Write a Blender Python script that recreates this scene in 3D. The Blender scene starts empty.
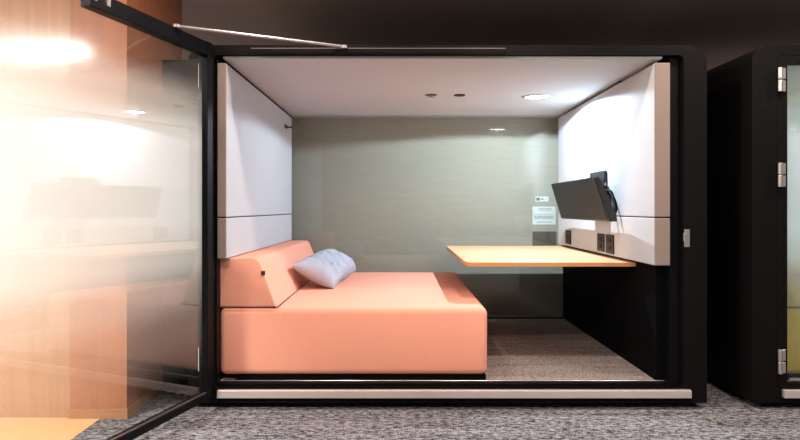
import bpy, bmesh, math, random
from mathutils import Vector, Matrix, noise
random.seed(4)
C = bpy.context.scene.collection
U = 0.006            # metres per unit of the booth front
D = 4.2              # distance of the booth front from the camera
CZ = 1.182           # camera height
PI = math.pi

def P(x, r, h):
    """x, h in booth units from the optical axis, r = distance as a share of D"""
    return Vector((x*U, r*D, CZ + h*U))

# ------------------------------------------------------------------ materials
def new_mat(name):
    m = bpy.data.materials.new(name); m.use_nodes = True
    nt = m.node_tree
    for n in list(nt.nodes): nt.nodes.remove(n)
    out = nt.nodes.new('ShaderNodeOutputMaterial')
    return m, nt, out

def principled(name, col, rough=0.5, metal=0.0, spec=0.5, tex=None, coat=0.0, coat_rough=0.1, emit=None, estr=0):
    """tex = (kind, scale vector, col2, amount, bump)"""
    m, nt, out = new_mat(name)
    b = nt.nodes.new('ShaderNodeBsdfPrincipled')
    b.inputs['Base Color'].default_value = (*col, 1)
    b.inputs['Roughness'].default_value = rough
    b.inputs['Metallic'].default_value = metal
    b.inputs['Specular IOR Level'].default_value = spec
    b.inputs['Coat Weight'].default_value = coat
    b.inputs['Coat Roughness'].default_value = coat_rough
    if emit:
        b.inputs['Emission Color'].default_value = (*emit, 1); b.inputs['Emission Strength'].default_value = estr
    nt.links.new(b.outputs[0], out.inputs[0])
    if tex:
        kind, sc, col2, amt, bump = tex
        tc = nt.nodes.new('ShaderNodeTexCoord'); mp = nt.nodes.new('ShaderNodeMapping')
        mp.inputs['Scale'].default_value = sc
        nt.links.new(tc.outputs['Object'], mp.inputs[0])
        if kind == 'noise':
            t = nt.nodes.new('ShaderNodeTexNoise'); t.inputs['Scale'].default_value = 1.0
            t.inputs['Detail'].default_value = 5; t.inputs['Roughness'].default_value = 0.65
            fac = t.outputs['Fac']
        elif kind == 'wood':
            t = nt.nodes.new('ShaderNodeTexNoise'); t.inputs['Scale'].default_value = 1.0
            t.inputs['Detail'].default_value = 6; t.inputs['Roughness'].default_value = 0.6
            t.inputs['Distortion'].default_value = 0.6
            fac = t.outputs['Fac']
        elif kind == 'weave':
            w1 = nt.nodes.new('ShaderNodeTexNoise'); w1.inputs['Scale'].default_value = 1.0; w1.inputs['Detail'].default_value = 3
            fac = w1.outputs['Fac']
        r = nt.nodes.new('ShaderNodeMapRange'); r.inputs['From Min'].default_value = 0.32; r.inputs['From Max'].default_value = 0.68
        nt.links.new(fac, r.inputs['Value'])
        nt.links.new(mp.outputs[0], (t if kind != 'weave' else w1).inputs['Vector'])
        mx = nt.nodes.new('ShaderNodeMix'); mx.data_type = 'RGBA'
        mx.inputs[6].default_value = (*col, 1)
        mx.inputs[7].default_value = (*[a*(1-amt)+c*amt for a, c in zip(col, col2)], 1)
        nt.links.new(r.outputs[0], mx.inputs[0])
        nt.links.new(mx.outputs[2], b.inputs['Base Color'])
        if bump:
            bp = nt.nodes.new('ShaderNodeBump'); bp.inputs['Strength'].default_value = bump; bp.inputs['Distance'].default_value = 0.004
            nt.links.new(fac, bp.inputs['Height']); nt.links.new(bp.outputs[0], b.inputs['Normal'])
    return m

def glass_mat(name, tint=(0.93, 0.96, 0.95), ior=1.5):
    m, nt, out = new_mat(name)
    tr = nt.nodes.new('ShaderNodeBsdfTransparent'); tr.inputs[0].default_value = (*tint, 1)
    gl = nt.nodes.new('ShaderNodeBsdfGlossy'); gl.inputs['Roughness'].default_value = 0.0
    fr = nt.nodes.new('ShaderNodeFresnel')
    geo = nt.nodes.new('ShaderNodeNewGeometry'); io = nt.nodes.new('ShaderNodeMix')      # same reflectance on both faces of the thin pane
    io.inputs[2].default_value = ior; io.inputs[3].default_value = 1/ior
    nt.links.new(geo.outputs['Backfacing'], io.inputs[0]); nt.links.new(io.outputs[0], fr.inputs[0])
    mx = nt.nodes.new('ShaderNodeMixShader')
    nt.links.new(fr.outputs[0], mx.inputs[0]); nt.links.new(tr.outputs[0], mx.inputs[1]); nt.links.new(gl.outputs[0], mx.inputs[2])
    nt.links.new(mx.outputs[0], out.inputs[0])
    return m

def film_mat(name, stops, col=(0.89, 0.92, 0.95)):
    """printed gradient film: clear at head and foot, milky in the middle (real height in metres)"""
    m, nt, out = new_mat(name)
    tr = nt.nodes.new('ShaderNodeBsdfTransparent')
    df = nt.nodes.new('ShaderNodeBsdfDiffuse'); df.inputs[0].default_value = (*col, 1)
    tl = nt.nodes.new('ShaderNodeBsdfTranslucent'); tl.inputs[0].default_value = (*col, 1)
    mm = nt.nodes.new('ShaderNodeMixShader'); mm.inputs[0].default_value = 0.6
    nt.links.new(df.outputs[0], mm.inputs[1]); nt.links.new(tl.outputs[0], mm.inputs[2])
    geo = nt.nodes.new('ShaderNodeNewGeometry'); sx = nt.nodes.new('ShaderNodeSeparateXYZ')
    nt.links.new(geo.outputs['Position'], sx.inputs[0])
    mr = nt.nodes.new('ShaderNodeMapRange'); mr.inputs['From Max'].default_value = 2.4
    nt.links.new(sx.outputs['Z'], mr.inputs['Value'])
    cr = nt.nodes.new('ShaderNodeValToRGB'); cr.color_ramp.interpolation = 'EASE'
    el = cr.color_ramp.elements
    while len(el) > 1: el.remove(el[-1])
    el[0].position = stops[0][0]/2.4; el[0].color = (stops[0][1],)*3 + (1,)
    for z, v in stops[1:]:
        e = el.new(z/2.4); e.color = (v, v, v, 1)
    nt.links.new(mr.outputs[0], cr.inputs[0])
    mx = nt.nodes.new('ShaderNodeMixShader')
    nt.links.new(cr.outputs[0], mx.inputs[0]); nt.links.new(tr.outputs[0], mx.inputs[1]); nt.links.new(mm.outputs[0], mx.inputs[2])
    nt.links.new(mx.outputs[0], out.inputs[0])
    return m

def emit_mat(name, col, s):
    m, nt, out = new_mat(name)
    e = nt.nodes.new('ShaderNodeEmission'); e.inputs[0].default_value = (*col, 1); e.inputs[1].default_value = s
    nt.links.new(e.outputs[0], out.inputs[0]); return m

def carpet_mat(name, dark, light, sx, sy, bump=0.6, grit=260):
    m, nt, out = new_mat(name)
    b = nt.nodes.new('ShaderNodeBsdfPrincipled'); b.inputs['Roughness'].default_value = 0.95; b.inputs['Specular IOR Level'].default_value = 0.1
    tc = nt.nodes.new('ShaderNodeTexCoord')
    def nz(scale, detail):
        mp = nt.nodes.new('ShaderNodeMapping'); mp.inputs['Scale'].default_value = scale
        t = nt.nodes.new('ShaderNodeTexNoise'); t.inputs['Scale'].default_value = 1; t.inputs['Detail'].default_value = detail
        nt.links.new(tc.outputs['Object'], mp.inputs[0]); nt.links.new(mp.outputs[0], t.inputs['Vector'])
        return t.outputs['Fac']
    a = nz((sx, sy, 40), 2); g = nz((grit, grit*0.35, grit), 2); c = nz((1.2, 14, 1), 2)
    def math_n(op, x, y):
        n = nt.nodes.new('ShaderNodeMath'); n.operation = op
        for i, v in enumerate((x, y)):
            if isinstance(v, (int, float)): n.inputs[i].default_value = v
            else: nt.links.new(v, n.inputs[i])
        return n.outputs[0]
    s = math_n('ADD', math_n('MULTIPLY', a, 0.45), math_n('ADD', math_n('MULTIPLY', g, 0.4), math_n('MULTIPLY', c, 0.15)))
    r = nt.nodes.new('ShaderNodeMapRange'); r.inputs['From Min'].default_value = 0.42; r.inputs['From Max'].default_value = 0.60
    nt.links.new(s, r.inputs['Value'])
    mx = nt.nodes.new('ShaderNodeMix'); mx.data_type = 'RGBA'
    mx.inputs[6].default_value = (*dark, 1); mx.inputs[7].default_value = (*light, 1)
    nt.links.new(r.outputs[0], mx.inputs[0]); nt.links.new(mx.outputs[2], b.inputs['Base Color'])
    bp = nt.nodes.new('ShaderNodeBump'); bp.inputs['Strength'].default_value = bump; bp.inputs['Distance'].default_value = 0.006
    nt.links.new(s, bp.inputs['Height']); nt.links.new(bp.outputs[0], b.inputs['Normal'])
    nt.links.new(b.outputs[0], out.inputs[0]); return m

M = {}
M['black'] = principled('black_powder_coat', (0.0045, 0.004, 0.004), 0.6, spec=0.06, tex=('noise', (60, 60, 60), (0.008, 0.0075, 0.007), 0.6, 0.05))
M['black_inner'] = principled('black_laminate', (0.002, 0.002, 0.0025), 0.7, spec=0.05, tex=('noise', (20, 20, 20), (0.004, 0.004, 0.0045), 0.5, 0))
M['anodised'] = principled('dark_anodised_aluminium', (0.0028, 0.003, 0.0042), 0.45, metal=0.0, spec=0.1, tex=('noise', (30, 30, 30), (0.004, 0.0042, 0.0055), 0.5, 0))
M['steel'] = principled('brushed_steel', (0.72, 0.66, 0.62), 0.32, metal=1.0, tex=('noise', (6, 200, 200), (0.6, 0.56, 0.53), 0.6, 0.02))
M['arm'] = principled('dull_steel_arm', (0.30, 0.28, 0.28), 0.45, metal=0.5, tex=('noise', (6, 200, 200), (0.26, 0.24, 0.24), 0.6, 0.02))
M['satin'] = principled('satin_hinge', (0.85, 0.80, 0.74), 0.5, metal=0.2, tex=('noise', (90, 90, 90), (0.8, 0.75, 0.7), 0.6, 0.0))
M['track'] = principled('bronze_track', (0.12, 0.10, 0.095), 0.45, metal=0.6, tex=('noise', (6, 200, 200), (0.10, 0.085, 0.08), 0.6, 0.02))
M['sill'] = principled('silver_sill', (0.86, 0.78, 0.74), 0.42, metal=0.75, tex=('noise', (4, 200, 200), (0.75, 0.69, 0.66), 0.6, 0.02))
M['panel'] = principled('pale_grey_fabric', (0.51, 0.525, 0.55), 0.9, spec=0.15, tex=('weave', (160, 160, 220), (0.43, 0.445, 0.47), 0.6, 0.25))
M['shade_trim'] = principled('shaded_edge_fabric', (0.26, 0.205, 0.18), 0.9, spec=0.1, tex=('weave', (160, 160, 220), (0.22, 0.172, 0.15), 0.6, 0.3))  # beige stands for the dim warm light on the panels' front edges
M['ceil'] = principled('booth_ceiling_paint', (0.49, 0.525, 0.55), 0.8, spec=0.2, tex=('noise', (14, 14, 14), (0.47, 0.505, 0.53), 0.6, 0.03))
M['back'] = principled('grey_green_weave', (0.43, 0.388, 0.322), 0.85, spec=0.2, tex=('weave', (5, 60, 110), (0.37, 0.332, 0.275), 0.6, 0.15))
M['coral'] = principled('coral_fabric', (0.90, 0.41, 0.295), 0.9, spec=0.15, tex=('weave', (170, 170, 170), (0.85, 0.365, 0.255), 0.7, 0.25))
M['mustard'] = principled('mustard_fabric', (0.70, 0.53, 0.15), 0.9, spec=0.15, tex=('weave', (170, 170, 170), (0.63, 0.47, 0.12), 0.7, 0.25))
M['pillow'] = principled('pale_blue_grey_linen', (0.44, 0.46, 0.53), 0.95, spec=0.1, tex=('weave', (150, 150, 150), (0.37, 0.395, 0.475), 0.7, 0.3))
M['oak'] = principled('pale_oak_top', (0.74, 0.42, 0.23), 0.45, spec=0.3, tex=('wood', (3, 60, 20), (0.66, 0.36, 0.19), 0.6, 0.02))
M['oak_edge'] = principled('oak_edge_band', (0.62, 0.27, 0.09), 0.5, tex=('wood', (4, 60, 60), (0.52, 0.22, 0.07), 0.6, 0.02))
M['wood'] = principled('red_brown_wood_veneer', (0.40, 0.145, 0.065), 0.45, spec=0.5, tex=('wood', (38, 38, 1.6), (0.30, 0.11, 0.05), 0.8, 0.04), coat=0.5, coat_rough=0.12)
M['wood2'] = principled('tan_wood_veneer', (0.46, 0.24, 0.12), 0.45, spec=0.5, tex=('wood', (30, 30, 1.3), (0.34, 0.165, 0.08), 0.8, 0.04), coat=0.5, coat_rough=0.14)
M['skirt'] = principled('skirting_wood', (0.42, 0.20, 0.085), 0.5, tex=('wood', (3, 3, 60), (0.34, 0.16, 0.07), 0.7, 0.03))
M['boards'] = principled('pale_maple_boards', (0.74, 0.50, 0.25), 0.4, tex=('wood', (22, 2.0, 10), (0.64, 0.42, 0.19), 0.7, 0.03))
M['carpet'] = carpet_mat('grey_tufted_carpet', (0.020, 0.0185, 0.0195), (0.35, 0.34, 0.36), 26, 46, 0.9, 200)
M['carpet_in'] = carpet_mat('booth_carpet', (0.15, 0.125, 0.115), (0.46, 0.40, 0.37), 120, 70, 0.5, 300)
M['ceil_room'] = principled('dark_ceiling', (0.80, 0.63, 0.54), 0.75, spec=0.2, tex=('noise', (6, 6, 6), (0.76, 0.60, 0.515), 0.6, 0))
M['wall_dark'] = principled('charcoal_wall', (0.035, 0.034, 0.036), 0.8, spec=0.2, tex=('noise', (6, 6, 6), (0.028, 0.027, 0.03), 0.6, 0))
M['plastic'] = principled('black_plastic', (0.014, 0.014, 0.016), 0.42, tex=('noise', (50, 50, 50), (0.02, 0.02, 0.022), 0.5, 0))
M['screen'] = principled('dark_screen', (0.010, 0.0115, 0.0125), 0.45, spec=0.18, tex=('noise', (8, 8, 8), (0.014, 0.015, 0.0155), 0.5, 0))
M['plate'] = principled('brown_black_plate', (0.026, 0.021, 0.019), 0.5, spec=0.2, tex=('noise', (80, 80, 80), (0.034, 0.028, 0.025), 0.5, 0))
M['socket'] = principled('socket_insert', (0.007, 0.0065, 0.0065), 0.5, spec=0.15, tex=('noise', (80, 80, 80), (0.02, 0.02, 0.02), 0.5, 0))
M['paper'] = principled('white_paper', (0.72, 0.74, 0.74), 0.8, tex=('noise', (40, 40, 40), (0.68, 0.70, 0.70), 0.5, 0))
M['ink'] = principled('grey_print', (0.14, 0.16, 0.18), 0.8, tex=('noise', (90, 90, 90), (0.18, 0.2, 0.22), 0.5, 0))
M['brown_card'] = principled('brown_card', (0.10, 0.08, 0.06), 0.7, tex=('noise', (30, 6, 30), (0.13, 0.11, 0.085), 0.6, 0))
M['dark_tag'] = principled('tag_label', (0.015, 0.015, 0.02), 0.7, tex=('noise', (300, 300, 300), (0.04, 0.04, 0.05), 0.5, 0))
M['glow'] = emit_mat('downlight_lens', (0.86, 0.94, 1.0), 25)
M['glass'] = glass_mat('clear_glass')
M['glass_door'] = glass_mat('door_glass', (0.93, 0.95, 0.94), 1.49)
def hz(h): return CZ + h*U
M['film'] = film_mat('gradient_film', [(hz(-165), 0.0), (hz(-110), 0.08), (hz(-75), 0.22), (hz(-45), 0.55), (hz(-5), 0.92), (hz(60), 0.80), (hz(95), 0.30), (hz(128), 0.02)])

# ------------------------------------------------------------------ mesh helpers
def link_mesh(name, bm, mat, parent=None, smooth=False):
    bmesh.ops.recalc_face_normals(bm, faces=bm.faces)
    me = bpy.data.meshes.new(name); bm.to_mesh(me); bm.free()
    me.materials.append(mat)
    if smooth:
        for p in me.polygons: p.use_smooth = True
    o = bpy.data.objects.new(name, me); C.objects.link(o)
    if parent:
        o.parent = parent
        o.matrix_parent_inverse = parent.matrix_world.inverted() if parent.parent is None else Matrix()
    return o

def place(o, parent):
    """mesh coordinates are world coordinates: undo the root's location (roots are never rotated)"""
    o.parent = parent
    root = parent
    while root.parent: root = root.parent
    for v in o.data.vertices: v.co -= root.location
    o.location = (0, 0, 0); o.matrix_parent_inverse = Matrix()
    return o

def obj(name, bm, mat, parent=None, smooth=False):
    o = link_mesh(name, bm, mat, None, smooth)
    if parent: place(o, parent)
    return o

def soft(o, deg=35):
    """smooth shading with sharp creases beyond the angle"""
    bm = bmesh.new(); bm.from_mesh(o.data)
    for e in bm.edges:
        e.smooth = not (len(e.link_faces) == 2 and e.calc_face_angle(0) > math.radians(deg))
    bm.to_mesh(o.data); bm.free(); return o

def tag(o, label, cat, group=None):
    o['label'] = label; o['category'] = cat
    if group: o['group'] = group
    return o
def empty(name, loc, label, cat, group=None):
    o = bpy.data.objects.new(name, None); C.objects.link(o); o.location = loc; o.empty_display_size = 0.1
    return tag(o, label, cat, group)
def struct(o): o['kind'] = 'structure'; return o
def recentre(o):
    """put a single-mesh thing's origin at its base"""
    xs = [v.co for v in o.data.vertices]
    c = Vector(((min(v.x for v in xs)+max(v.x for v in xs))/2, (min(v.y for v in xs)+max(v.y for v in xs))/2, min(v.z for v in xs)))
    for v in o.data.vertices: v.co -= c
    o.location = c; return o

def box(bm, a, b, bevel=0.0, seg=2):
    lo = Vector([min(a[i], b[i]) for i in range(3)]); hi = Vector([max(a[i], b[i]) for i in range(3)])
    vs = [bm.verts.new((x, y, z)) for x in (lo.x, hi.x) for y in (lo.y, hi.y) for z in (lo.z, hi.z)]
    fs = [(0,1,3,2),(4,6,7,5),(0,4,5,1),(2,3,7,6),(0,2,6,4),(1,5,7,3)]
    faces = [bm.faces.new([vs[i] for i in f]) for f in fs]
    if bevel:
        es = list({e for f in faces for e in f.edges})
        bmesh.ops.bevel(bm, geom=es, offset=bevel, segments=seg, profile=0.5, affect='EDGES')
    return vs
def boxes(*args):
    bm = bmesh.new()
    for a in args: box(bm, *a)
    return bm
def bx(x0, x1, r0, r1, h0, h1, bevel=0.0, seg=2):
    return (P(x0, r0, h0), P(x1, r1, h1), bevel, seg)

def tube(bm, pts, rad, n=10, caps=True):
    pts = [Vector(p) for p in pts]; rings = []
    up = None
    for i, p in enumerate(pts):
        t = (pts[min(i+1, len(pts)-1)] - pts[max(i-1, 0)]).normalized()
        a = t.orthogonal().normalized() if up is None else (up - t*up.dot(t)).normalized()
        up = a; b = t.cross(a)
        rings.append([bm.verts.new(p + (a*math.cos(2*PI*k/n) + b*math.sin(2*PI*k/n))*rad) for k in range(n)])
    for q in range(len(rings)-1):
        for k in range(n):
            bm.faces.new((rings[q][k], rings[q][(k+1) % n], rings[q+1][(k+1) % n], rings[q+1][k]))
    if caps: bm.faces.new(rings[0]); bm.faces.new(rings[-1])
def disc_stack(bm, c, prof, n=36, sx=1.0, sy=1.0):
    """prof: list of (radius, dz), lathe about z, closed at both ends"""
    rings = []
    for r, dz in prof:
        rings.append([bm.verts.new((c.x + r*sx*math.cos(2*PI*k/n), c.y + r*sy*math.sin(2*PI*k/n), c.z + dz)) for k in range(n)])
    for q in range(len(rings)-1):
        for k in range(n):
            bm.faces.new((rings[q][k], rings[q][(k+1) % n], rings[q+1][(k+1) % n], rings[q+1][k]))
    bm.faces.new(rings[0]); bm.faces.new(rings[-1])
def ring_lathe(bm, c, prof, n=40):
    """closed profile lathe (torus-like)"""
    rings = []
    for r, dz in prof:
        rings.append([bm.verts.new((c.x + r*math.cos(2*PI*k/n), c.y + r*math.sin(2*PI*k/n), c.z + dz)) for k in range(n)])
    m = len(rings)
    for q in range(m):
        for k in range(n):
            bm.faces.new((rings[q][k], rings[q][(k+1) % n], rings[(q+1) % m][(k+1) % n], rings[(q+1) % m][k]))

def rrect(x0, x1, h0, h1, rad, n=8, foot=None):
    pts = []
    lo = rad if foot is None else foot; top = rad
    for cx, cz, a0, rad in ((x1-top, h1-top, 0, top), (x0+top, h1-top, 90, top), (x0+lo, h0+lo, 180, lo), (x1-lo, h0+lo, 270, lo)):
        for k in range(n+1):
            a = math.radians(a0 + 90*k/n); pts.append((cx + rad*math.cos(a), cz + rad*math.sin(a)))
    return pts
def ring_frame(bm, outer, inner, r0, r1):
    n = len(outer)
    L = []
    for r in (r0, r1):
        L.append([bm.verts.new(P(x, r, h)) for x, h in outer]); L.append([bm.verts.new(P(x, r, h)) for x, h in inner])
    of, inf, ob, inb = L
    for k in range(n):
        j = (k+1) % n
        bm.faces.new((of[k], of[j], inf[j], inf[k])); bm.faces.new((ob[k], inb[k], inb[j], ob[j]))
        bm.faces.new((of[k], ob[k], ob[j], of[j])); bm.faces.new((inf[k], inf[j], inb[j], inb[k]))
def prism(bm, prof, r0, r1, bevel=0.0, seg=3):
    """profile (x,h) extruded along the depth"""
    f = [bm.verts.new(P(x, r0, h)) for x, h in prof]; b = [bm.verts.new(P(x, r1, h)) for x, h in prof]
    n = len(prof); faces = [bm.faces.new(f), bm.faces.new(b[::-1])]
    for k in range(n): faces.append(bm.faces.new((f[k], b[k], b[(k+1) % n], f[(k+1) % n])))
    if bevel:
        bmesh.ops.bevel(bm, geom=list({e for q in faces for e in q.edges}), offset=bevel, segments=seg, profile=0.5, affect='EDGES')

# ------------------------------------------------------------------ the room
GF = -201     # room floor level (units below the axis)
bm = boxes((P(-286, -0.2, GF) - Vector((0, 0, 0.05)), P(760, 2.3, GF)))
struct(obj('floor', bm, M['carpet']))
bm = boxes((P(-900, -0.2, GF) - Vector((0, 0, 0.05)), P(-286.0, 0.959, GF)))
struct(obj('floor.001', bm, M['boards']))
bm = boxes(bx(-900, 760, -0.2, 2.3, 262, 270)); struct(obj('ceiling', bm, M['ceil_room']))
bm = boxes(bx(-700, 760, 2.3, 2.36, GF, 262)); struct(obj('wall_back', bm, M['wall_dark']))
bm = boxes(bx(-900, -316, 0.959, 1.0, GF, 262)); struct(obj('wall_left', bm, M['wood2']))
bm = boxes(bx(-316, -261.5, 0.957, 1.20, GF, 262)); struct(obj('wall_left.001', bm, M['wood']))
bm = boxes(bx(-316, -260, 0.953, 0.957, GF, GF+9), bx(-261.5, -260, 0.957, 1.2, GF, GF+9)); struct(obj('baseboard_left', bm, M['skirt']))

struct(obj('gap_shade_filler', boxes(bx(-261.4, -213, 1.10, 1.12, GF, 163)), M['black']))  # added black filler, keeps the lit gap beside the booth dark

# ------------------------------------------------------------------ booths
XL, XR = -175, 256          # inner faces of the fabric panels
RB = 1.62                   # back glass
FL, CE = -178, 150          # inner floor, inner ceiling

def hinge_bm(p):
    bm = bmesh.new()
    for k in (0, 1):
        z0 = p.z - 0.072 + k*0.074
        disc_stack(bm, Vector((p.x, p.y, z0)), [(0.013, 0), (0.0145, 0.002), (0.0145, 0.068), (0.013, 0.07)], 16)
        box(bm, (p.x + 0.012, p.y + 0.004, z0 + 0.002), (p.x + 0.036, p.y + 0.010, z0 + 0.068), 0.001, 1)
    return bm

def build_booth(dx, label, dx_name=None):
    root = empty('work_booth', P(47+dx, 1.34, GF), label, 'booth', 'black work booths standing side by side')
    S = lambda x: x + dx
    def part(name, bm, mat, parent=root, smooth=False): return obj(name, bm, mat, parent, smooth)
    # outer shell: rounded ring
    bm = bmesh.new()
    ring_frame(bm, rrect(S(-212), S(307), -195, 163, 17, 14, 1.5), rrect(S(-187), S(284), -181, 153, 5, 14), 1.0, 1.70)
    part('outer_shell', bm, M['black'])
    # inner jamb ring (door rebate)
    bm = bmesh.new()
    ring_frame(bm, rrect(S(-186.8), S(283.5), -180.5, 152.8, 5), rrect(S(-185.2), S(273), -178.2, 151.2, 1.5), 1.012, 1.03)
    part('door_jamb', bm, M['anodised'])
    # walls
    bm = boxes(bx(S(264), S(283), 1.032, RB, FL, 151)); part('side_lining', bm, M['black_inner'])
    # fabric wall panels, upper and lower each
    for side, (a, b) in (('l', (-184, XL)), ('r', (XR, 271.5))):
        r0 = 1.004 if side == 'r' else 1.006
        a2, b2 = (a, b)
        bm = boxes(bx(S(a2), S(b2), r0+.002, RB-0.003, -9.2, 146, 0.006, 2)); wp = part('wall_panel', bm, M['panel'])
        bm = boxes(bx(S(a2), S(b2), r0, r0+0.0035, -9.2, 146, 0.006, 2)); part('edge_shade', bm, M['shade_trim'], wp)  # front strip of the same panel, shade painted into its colour
        bm = boxes(bx(S(a2), S(b2), r0+.002, RB-0.003, -58 if side == 'r' else -51.2, -10.2, 0.006, 2)); wp = part('wall_panel', bm, M['panel'])
        bm = boxes(bx(S(a2), S(b2), r0, r0+0.0035, -58 if side == 'r' else -51.2, -10.2, 0.006, 2)); part('edge_shade', bm, M['shade_trim'], wp)
    # ceiling with shadow-gap strips at both sides
    bm = boxes(bx(S(-178), S(264), 1.006, RB+0.05, CE, 152.9, 0.003, 1)); part('booth_ceiling', bm, M['ceil'])
    bm = boxes(bx(S(259), S(263.8), 1.18, 1.54, 146.5, CE, 0.001, 1)); part('shadow_strip', bm, M['plastic'])
    # floor
    bm = boxes(bx(S(-186), S(283), 1.031, RB+0.04, -181, FL)); part('booth_carpet', bm, M['carpet_in'])
    # back wall + glass pane in front of it
    bm = boxes(bx(S(-187), S(284), RB+0.055, 1.70, -181, 153)); part('back_wall', bm, M['back'])
    bm = boxes(bx(S(-186), S(264), RB, RB+0.003, FL, 151)); part('back_glass', bm, M['glass'])
    bm = boxes(bx(S(-176), S(264), RB-0.012, RB-0.001, FL, FL+1.6, .001, 1)); part('glass_channel', bm, M['anodised'])
    # sill
    bm = boxes(bx(S(-182), S(290), 0.993, 1.02, -189.2, -181.2, 0.004, 2)); part('sill', bm, M['sill'])
    bm = boxes(bx(S(-180.5), S(272.5), 1.003, 1.0275, -181, -179.8, 0.001, 1)); th = part('threshold', bm, M['black_inner'])
    bm = boxes(bx(S(-180), S(272), 1.0276, 1.031, FL, -177.2, 0.001, 1)); part('threshold_strip', bm, M['steel'], th)
    # strike plate
    bm = boxes((P(S(284.2), 0.9988, -39), P(S(289.5), 1.0, -21.5), 0.001, 1), (P(S(283.2), 0.9975, -33), P(S(285.8), 1.001, -25), 0.001, 1))
    part('strike_plate', bm, M['steel'])
    # levelling feet
    for fx in (-172, 70, 160, 268):
        for r in (1.03, 1.62):
            bm = bmesh.new(); c = P(S(fx), r, GF)
            disc_stack(bm, c, [(0.075, 0), (0.078, 0.004), (0.075, 0.012), (0.02, 0.016), (0.02, 0.036)], 28)
            part('levelling_foot', bm, M['plastic'])
    # slide rail of the door closer
    bm = boxes((P(S(-150), 0.985, 153.4), P(S(105), 1.0, 157.5), 0.002, 1)); tr = part('closer_track', bm, M['black'])
    bm = boxes((P(S(-147), 0.984, 156.6), P(S(104), 0.987, 157.7), 0.001, 1)); part('track_cover', bm, M['track'], tr)
    return root, S, part

booth, S, part = build_booth(0, 'black work booth with its glass door open, holding the coral sofa and oak table')

# ---- open glass door of the near booth
AL = math.radians(13.6)
dv = Vector((-math.sin(AL), -math.cos(AL), 0)); nv = Vector((math.cos(AL), -math.sin(AL), 0))
H0 = P(-190.5, 0.994, 0); H0.z = 0
def DP(t, s, h):   # t along the door, s across it (towards the camera side), h height, in units
    v = H0 + dv*(t*U) + nv*(s*U); v.z = CZ + h*U; return v
def dbox(bm, t0, t1, s0, s1, h0, h1):
    vs = [bm.verts.new(DP(t, s, h)) for t in (t0, t1) for s in (s0, s1) for h in (h0, h1)]
    for f in ((0,1,3,2),(4,6,7,5),(0,4,5,1),(2,3,7,6),(0,2,6,4),(1,5,7,3)): bm.faces.new([vs[i] for i in f])
DW = 455
bm = bmesh.new()
dbox(bm, 0, 11, -4.5, 5.0, -188, 163)            # hinge stile
dbox(bm, 11, 182, -4.5, 5.0, 149.5, 162.5)         # head rail
dbox(bm, 11, DW, -4.5, 5.0, -188, -181)          # foot rail
bmesh.ops.bevel(bm, geom=list(bm.edges), offset=0.003, segments=2, affect='EDGES')
door = part('door', bm, M['anodised'])
bm = bmesh.new(); dbox(bm, 11, DW, -0.6, 0.6, -181, 152.5); part('glass_pane', bm, M['glass_door'], door)
bm = bmesh.new(); dbox(bm, 11, DW, -1.0, -0.8, -181, 152.5); part('frosted_film', bm, M['film'], door)
bm = bmesh.new(); dbox(bm, 11, DW, 1.6, 4.2, -181, -180.2); part('glazing_bead', bm, M['track'], door)
for t in (163, 179):
    bm = bmesh.new(); dbox(bm, t-2.2, t+2.2, 5.0, 6.2, 154.5, 161.5); part('rail_clip', bm, M['steel'], door)
for h in (131.5, 33, -150):
    bm = bmesh.new()
    for k in (0, 1):
        c = DP(3, -6.8, h - 12 + k*12.2)
        disc_stack(bm, c, [(0.013, 0), (0.0145, 0.002), (0.0145, 0.068), (0.013, 0.07)], 16)
    part('hinge', bm, M['satin'], door)
# closer arm
bm = bmesh.new()
a0, a1 = P(-55, 0.984, 158.8), DP(67, 5.6, 163.5)
side = (a1-a0).normalized().cross(Vector((0, 0, 1))).normalized()*0.010
tube(bm, [a0, a0.lerp(a1, .5), a1], 0.0085, 8)
disc_stack(bm, a0 - Vector((0, 0, .006)), [(0.020, -0.004), (0.020, 0.012)], 16)
disc_stack(bm, a1 - Vector((0, 0, .004)), [(0.02, -0.004), (0.02, 0.012)], 16)
part('closer_arm', bm, M['arm'], door)

# ---- second booth, door shut
OFF = 564
booth2, S2, part2 = build_booth(OFF, 'black work booth at the right edge with its door shut and mustard sofa inside')
bm = bmesh.new()
ring_frame(bm, rrect(S2(-186.6), S2(283.6), -180.8, 152.9, 6), rrect(S2(-176.5), S2(273), -176, 144, 1.5), 1.0005, 1.0115)
door2 = part2('door', bm, M['black'])
bm = boxes(bx(S2(-176.8), S2(273), 1.004, 1.006, -176, 144)); part2('glass_pane', bm, M['glass'], door2)
bm = boxes(bx(S2(-176.8), S2(273), 1.0064, 1.0068, -176, 144)); part2('frosted_film', bm, M['film'], door2)
bm = boxes(bx(S2(-173), S2(270), 1.0030, 1.0040, -172.5, -170.5)); part2('glazing_bead', bm, M['steel'], door2)
for h in (128, 33, -153):
    bm = hinge_bm(P(S2(-185.5), 0.9955, h)); part2('hinge', bm, M['steel'], door2)

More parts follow.
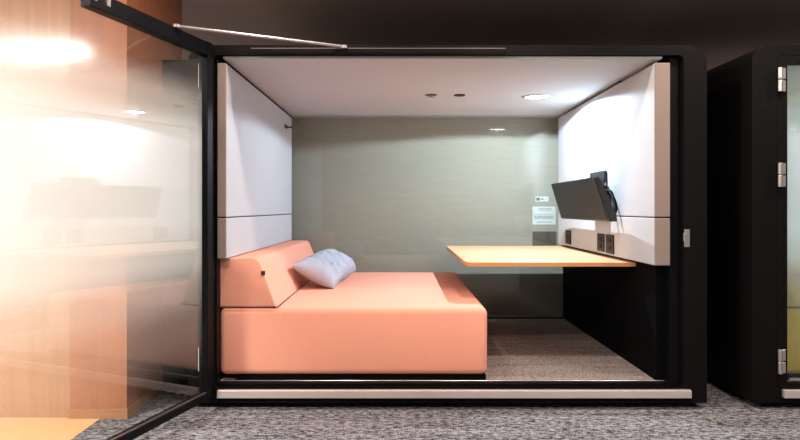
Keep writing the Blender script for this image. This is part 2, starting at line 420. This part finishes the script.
# ------------------------------------------------------------------ sofas
def build_sofa(dx, fab, label):
    S = lambda x: x + dx
    root = empty('sofa', P(S(-42), 1.32, FL), label, 'sofa', 'booth sofas')
    bm = boxes(bx(S(-186.6), S(90.5), 1.031, 1.612, -172.5, -103.0, 0.040, 6))
    bmesh.ops.subdivide_edges(bm, edges=[e for e in bm.edges if e.calc_length() > 0.6], cuts=10, use_grid_fill=True)
    # soft crown
    for v in bm.verts:
        fx = (v.co.x/U - S(-184))/274.5; fy = (v.co.y/D - 1.03)/.582
        if v.co.z > P(0, 1, -106).z: v.co.z += 0.010*math.sin(PI*min(max(fx, 0), 1))*math.sin(PI*min(max(fy, 0), 1))
    soft(obj('seat', bm, fab, root, True), 60)
    bm = bmesh.new()
    prof = [(-186.6, -102.2), (-127.6, -102.2)]
    for q in range(7):      # rounded nose between slope and top
        aa = math.radians(20 + 70*q/6); prof.append((-152.5 + 7.5*math.cos(aa), -59.5 + 7.5*math.sin(aa)))
    prof += [(-186.6, -52)]
    f = [bm.verts.new(P(S(x), 1.034, h)) for x, h in prof]; b_ = [bm.verts.new(P(S(x), 1.612, h)) for x, h in prof]; n_ = len(prof)
    caps = [bm.faces.new(f), bm.faces.new(b_[::-1])]
    for k in range(n_): bm.faces.new((f[k], b_[k], b_[(k+1) % n_], f[(k+1) % n_]))
    bmesh.ops.bevel(bm, geom=list({e for q in caps for e in q.edges}), offset=0.007, segments=3, profile=0.5, affect='EDGES')
    bk = obj('backrest', bm, fab, root, True); soft(bk)
    bm = boxes((P(S(-143.6), 1.0325, -69.5), P(S(-139.4), 1.0345, -65.0), 0.002, 1)); obj('fabric_tag', bm, M['dark_tag'], bk)
    bm = boxes(bx(S(-170), S(89), 1.034, 1.60, FL, -172.3, 0.004, 1)); obj('plinth', bm, M['black_inner'], root)
    # piping along the foot of the backrest
    bm = bmesh.new(); tube(bm, [P(S(-185), 1.031, -102.6), P(S(-127.5), 1.031, -102.6)], 0.004, 8); tube(bm, [P(S(-126.5), 1.034, -102.4), P(S(-126.5), 1.60, -102.0)], 0.004, 8)
    obj('seam', bm, M['dark_tag'], root)
    return root
build_sofa(0, M['coral'], 'coral fabric sofa with slanted backrest, filling the left of the open booth')
build_sofa(OFF, M['mustard'], 'mustard yellow sofa behind the glass of the right-hand booth')

# ------------------------------------------------------------------ pillow
def build_pillow():
    bm = bmesh.new(); n = 28
    A, B, Cc, Dn = P(-133, 1.215, -70), P(-111, 1.455, -65), P(-63, 1.455, -91), P(-82, 1.245, -101)
    nrm = ((B-A).cross(Dn-A)).normalized()
    if nrm.z < 0: nrm = -nrm
    top, bot = [], []
    for i in range(n+1):
        rt, rb = [], []
        for j in range(n+1):
            u, v = i/n, j/n
            uu, vv = 2*u-1, 2*v-1
            # corners pulled out to ears, sides drawn in
            pu = uu*(1 - 0.10*(1-vv*vv)*abs(uu)**2); pv = vv*(1 - 0.10*(1-uu*uu)*abs(vv)**2)
            u2, v2 = (pu+1)/2, (pv+1)/2
            base = A.lerp(B, u2).lerp(Dn.lerp(Cc, u2), v2)
            th = (max(0, 1-abs(uu)**2.6)**0.5)*(max(0, 1-abs(vv)**2.6)**0.5)
            q = noise.noise(Vector((uu*2.4, vv*1.6, 3.1)))*0.35 + 0.16*math.sin(7*uu + 5*vv + 2*noise.noise(Vector((uu*3, vv*3, 0))))*(1-th*0.4)
            w = (noise.noise(Vector((uu*9+vv*2, vv*2.2, 1.7)))*0.026 + noise.noise(Vector((uu*5, vv*9, 4.2)))*0.012)*(th > 0)
            rt.append(bm.verts.new(base + nrm*(0.135*th*(1+0.20*q) + w*th)))
            rb.append(rt[-1] if th <= 0 else bm.verts.new(base - nrm*(0.085*th)))
        top.append(rt); bot.append(rb)
    for i in range(n):
        for j in range(n):
            bm.faces.new((top[i][j], top[i+1][j], top[i+1][j+1], top[i][j+1]))
            q = [bot[i][j], bot[i][j+1], bot[i+1][j+1], bot[i+1][j]]
            bm.faces.new(q)
    o = obj('pillow', bm, M['pillow'], None, True); recentre(o)
    m = o.modifiers.new('sub', 'SUBSURF'); m.levels = 1; m.render_levels = 2
    tag(o, 'crumpled pale blue grey pillow leaning on the coral sofa backrest', 'pillow')
build_pillow()

# ------------------------------------------------------------------ table
tb = empty('wall_table', P(165, 1.36, -66), 'pale oak wall table with a rounded corner under the tilted screen', 'table')
bm = bmesh.new()
def table_prof(inset=0.0):
    pts = []
    x0, x1, r0, r1 = 74+inset, 263.5, 1.117+inset/700, 1.612
    for cx, cr, a0, rad in ((x0+9, r0+0.035, 180, None), ):
        for k in range(9):
            a = math.radians(180 + 90*k/8); pts.append((cx + 9*math.cos(a), cr + 0.035*math.sin(a)))
    pts += [(x1, r0), (x1, r1)]
    for k in range(5):
        a = math.radians(90 + 90*k/4); pts.append((x0+4 + 4*math.cos(a), r1-0.012 + 0.012*math.sin(a)))
    return pts
def slab(bm, pts, h0, h1):
    a = [bm.verts.new(P(x, r, h0)) for x, r in pts]; b = [bm.verts.new(P(x, r, h1)) for x, r in pts]; n = len(pts)
    bm.faces.new(a); bm.faces.new(b)
    for k in range(n): bm.faces.new((a[k], a[(k+1) % n], b[(k+1) % n], b[k]))
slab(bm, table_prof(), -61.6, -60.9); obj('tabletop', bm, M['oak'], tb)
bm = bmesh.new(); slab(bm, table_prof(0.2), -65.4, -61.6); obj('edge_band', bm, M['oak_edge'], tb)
bm = boxes(bx(258, 263.8, 1.18, 1.56, -69, -65.4, 0.002, 1)); obj('support_bracket', bm, M['plastic'], tb)

# ------------------------------------------------------------------ screen on a tilting bracket
tv = empty('television', P(240, 1.3, -15), 'black flat screen on a bracket, tilted down over the oak table', 'television')
rn, rf = 1.14, 1.482
def tilt_box(bm, pts_near, r0, r1, bev=0.004):
    f = [bm.verts.new(P(x, r0, h)) for x, h in pts_near]; b = [bm.verts.new(P(x, r1, h)) for x, h in pts_near]; n = len(f)
    fs = [bm.faces.new(f), bm.faces.new(b)] + [bm.faces.new((f[k], b[k], b[(k+1) % n], f[(k+1) % n])) for k in range(n)]
    if bev: bmesh.ops.bevel(bm, geom=list({e for q in fs for e in q.edges}), offset=bev, segments=2, affect='EDGES')
bm = bmesh.new(); tilt_box(bm, [(223.6, 35.6), (227.0, 36.0), (246.5, -6), (248.0, -15.4), (239.0, -15.6)], rn, rf); obj('housing', bm, M['plastic'], tv)
bm = bmesh.new(); tilt_box(bm, [(223.0, 34.6), (223.9, 34.8), (238.6, -13.4), (237.7, -13.6)], rn+0.006, rf-0.006, 0.001); obj('screen', bm, M['screen'], tv)
bm = boxes(bx(252.5, 255.9, 1.235, 1.335, 23, 47, 0.012, 3)); obj('mount_plate', bm, M['plastic'], tv)
bm = boxes(bx(237, 252.6, 1.27, 1.30, 26, 38, 0.006, 2)); obj('bracket_arm', bm, M['plastic'], tv)
bm = boxes(bx(236, 240.5, 1.25, 1.32, 4, 38, 0.005, 2)); obj('tilt_plate', bm, M['plastic'], tv)
bm = bmesh.new()
tube(bm, [P(251, 1.235, 22), P(253.6, 1.205, 20), P(254.3, 1.185, 8), P(253, 1.172, -2), P(249, 1.165, -9), P(246, 1.17, -12)], 0.012, 8)
tube(bm, [P(252, 1.24, 24), P(254.2, 1.215, 16), P(253, 1.20, 4), P(249, 1.19, -6), P(246, 1.19, -11)], 0.009, 8)
obj('cable', bm, M['black_inner'], tv, True)
bm = boxes(bx(252.0, 253.2, 1.228, 1.236, 27.5, 31)); obj('status_light', bm, M['steel'], tv)

# ------------------------------------------------------------------ sockets
def socket(r0, r1, h0, h1, label, kind):
    rt = empty('wall_socket', P(XR, (r0+r1)/2, h0), label, 'socket', 'dark wall plates above the table')
    bm = boxes(bx(XR-1.6, XR+0.2, r0, r1, h0, h1, 0.003, 2)); obj('plate', bm, M['plate'], rt)
    w = r1-r0; h = h1-h0
    for q in ((0.3, 0.7) if kind != 'jack' else (0.5,)):
        bm = boxes(bx(XR-2.2, XR-1.5, r0+w*.28, r1-w*.28, h0+h*(q-.14), h0+h*(q+.14), 0.002, 1)); ins = obj('outlet', bm, M['socket'], rt)
        bm = boxes(bx(XR-2.45, XR-2.1, r0+w*.40, r0+w*.47, h0+h*(q-.07), h0+h*(q+.07)), bx(XR-2.45, XR-2.1, r0+w*.55, r0+w*.62, h0+h*(q-.07), h0+h*(q+.07)))
        obj('slot', bm, M['plate'], ins)
    return rt
socket(1.194, 1.238, -55.5, -32.5, 'dark wall plate nearest the front, right of its twin under the screen', 'double')
socket(1.250, 1.292, -55.0, -32.5, 'dark wall plate left of the front one, below the screen bracket', 'double')
socket(1.495, 1.540, -54.5, -33.5, 'small dark wall plate by the back corner under the far screen end', 'jack')

# ------------------------------------------------------------------ booth ceiling fittings
def downlight(x, r, label):
    rt = empty('downlight', P(x, r, CE-1.5), label, 'ceiling light', 'recessed booth downlights')
    c = P(x, r, CE)
    bm = bmesh.new(); ring_lathe(bm, c, [(0.090, 0.0), (0.122, 0.0), (0.120, -0.006), (0.096, -0.010), (0.090, -0.004)]); obj('trim_ring', bm, M['steel'], rt, True)
    bm = bmesh.new(); disc_stack(bm, c, [(0.0895, -0.001), (0.0895, -0.004)], 40); obj('lens', bm, M['glow'], rt)
    ld = bpy.data.lights.new('booth_spot', 'SPOT'); ld.energy = 180; ld.spot_size = math.radians(170); ld.spot_blend = 0.07
    ld.shadow_soft_size = 0.003; ld.color = (0.74, 0.87, 1.0)
    lo = bpy.data.objects.new('booth_spot', ld); C.objects.link(lo); lo.location = c - Vector((0, 0, 0.016))
    return rt
downlight(184, 1.345, 'round recessed downlight glowing white over the oak table')
downlight(184+OFF, 1.345, 'recessed downlight in the ceiling of the right-hand booth')
sp = empty('sprinkler', P(41, 1.325, CE-4), 'small dark sprinkler head in the booth ceiling, left of the round cap', 'sprinkler')
c = P(41, 1.325, CE)
bm = bmesh.new(); disc_stack(bm, c, [(0.050, -0.0005), (0.050, -0.004), (0.03, -0.008)], 24); obj('flange', bm, M['plastic'], sp)
bm = bmesh.new(); disc_stack(bm, c, [(0.012, -0.008), (0.012, -0.022), (0.03, -0.024), (0.03, -0.027)], 16)
for k in range(8):
    a = k*PI/4; q = c + Vector((math.cos(a)*.036, math.sin(a)*.036, -0.0255)); box(bm, q - Vector((.006, .006, .0015)), q + Vector((.006, .006, .0015)))
obj('deflector', bm, M['steel'], sp)
bm = bmesh.new(); disc_stack(bm, P(79, 1.325, CE), [(0.042, -0.0005), (0.046, -0.003), (0.040, -0.010), (0.012, -0.013)], 32)
o = obj('ceiling_cap', bm, M['plate'], None); recentre(o); tag(o, 'round dark cap in the booth ceiling between sprinkler and downlight', 'ceiling cap')
# coat hook
hk = empty('coat_hook', P(XL, 1.53, 122), 'small dark coat hook high on the left fabric panel', 'hook')
bm = boxes(bx(XL-0.1, XL+0.9, 1.515, 1.545, 121.5, 128, 0.002, 1)); obj('base_plate', bm, M['plate'], hk)
bm = bmesh.new(); tube(bm, [P(XL+.8, 1.53, 125), P(XL+4, 1.53, 123.5), P(XL+8, 1.53, 123.2), P(XL+10, 1.53, 125.5)], 0.007, 8); obj('peg', bm, M['plate'], hk, True)

# ------------------------------------------------------------------ notices on the back glass
def card(name, x0, x1, y0, y1, mat, label, cat, r=RB+0.0549, th=0.0006):
    X0, X1 = (x0-400)*r, (x1-400)*r; h0, h1 = (208-y1)*r, (208-y0)*r
    rt = empty(name, P((X0+X1)/2, r, h0), label, cat)
    bm = boxes(bx(X0, X1, r-th, r, h0, h1)); obj('sheet', bm, mat, rt)
    return rt, X0, X1, h0, h1, r-th
rt, X0, X1, h0, h1, rr = card('notice_sheet', 532.5, 555.5, 206.5, 224.5, M['paper'], 'white printed notice on the back wall beside the far screen end', 'notice')
bm = bmesh.new()
hh = h1 - h0
rnd = random.Random(3)
for row in (0.12, 0.20, 0.54, 0.60, 0.67, 0.86):
    x = X0 + 3
    while x < X1 - 4:
        w = rnd.uniform(1.2, 4.0)
        if row in (0.12, 0.20, 0.86) and not (X0+7 < x < X1-7): x += w+.8; continue
        box(bm, P(x, rr-0.0002, h1-hh*row-0.5), P(min(x+w, X1-3), rr, h1-hh*row+0.5)); x += w + 0.8
box(bm, P(X0+1.5, rr-0.0002, h1-hh*0.46-0.25), P(X1-1.5, rr, h1-hh*0.46+0.25))
obj('printed_lines', bm, M['ink'], rt)
rt, X0, X1, h0, h1, rr = card('door_label', 535.5, 548.5, 196.5, 201.5, M['paper'], 'small pale label with dark marks above the white notice', 'label')
bm = bmesh.new(); box(bm, P(X0+1, rr-.0003, h0+1.5), P(X0+7.5, rr, h1-2)); box(bm, P(X0+9, rr-.0003, h0+3), P(X0+13, rr, h1-3.2)); obj('mark', bm, M['ink'], rt)
rt, X0, X1, h0, h1, rr = card('brown_board', 532.5, 556.5, 231.5, 246.0, M['brown_card'], 'dark brown board on the back wall just above the table', 'board')

# ------------------------------------------------------------------ lights
def area(name, loc, size, energy, col, target=None, shape='DISK'):
    ld = bpy.data.lights.new(name, 'AREA'); ld.shape = shape; ld.size = size; ld.energy = energy; ld.color = col
    lo = bpy.data.objects.new(name, ld); C.objects.link(lo); lo.location = loc
    if target is not None:
        lo.rotation_euler = (Vector(target) - Vector(loc)).to_track_quat('-Z', 'Y').to_euler()
    return lo
WARM = (1.0, 0.87, 0.79)
for x in (-90, 110, 330, 560):
    area('corridor_and_fill_light', P(x, 0.865, 259), 0.16, 24, WARM)
for x in (-150, 150, 450):
    area('corridor_and_fill_light', P(x, 0.30, 259), 0.3, 46, WARM)  # added fill row near the camera to brighten the sofa front
ws = area('wall_washer', P(-592, 0.268, 259), 0.9, 435, (1.0, 0.95, 0.92), None, 'RECTANGLE'); ws.data.size_y = 0.22

w = bpy.data.worlds.new('World'); bpy.context.scene.world = w; w.use_nodes = True
bg = w.node_tree.nodes['Background']; bg.inputs[0].default_value = (1.0, 0.88, 0.82, 1); bg.inputs[1].default_value = 0.25

# ------------------------------------------------------------------ camera
cd = bpy.data.cameras.new('camera'); cam = bpy.data.objects.new('camera', cd); C.objects.link(cam)
cam.location = (0, 0, CZ); cam.rotation_euler = (PI/2, 0, 0)
cd.sensor_width = 36; cd.lens = 36*700/800; cd.shift_y = -12/800
cd.clip_start = 0.02
sc = bpy.context.scene; sc.camera = cam
sc.view_settings.view_transform = 'Standard'; sc.view_settings.look = 'None'
sc.view_settings.exposure = 0.0; sc.view_settings.gamma = 1.0; sc.view_settings.use_curve_mapping = False
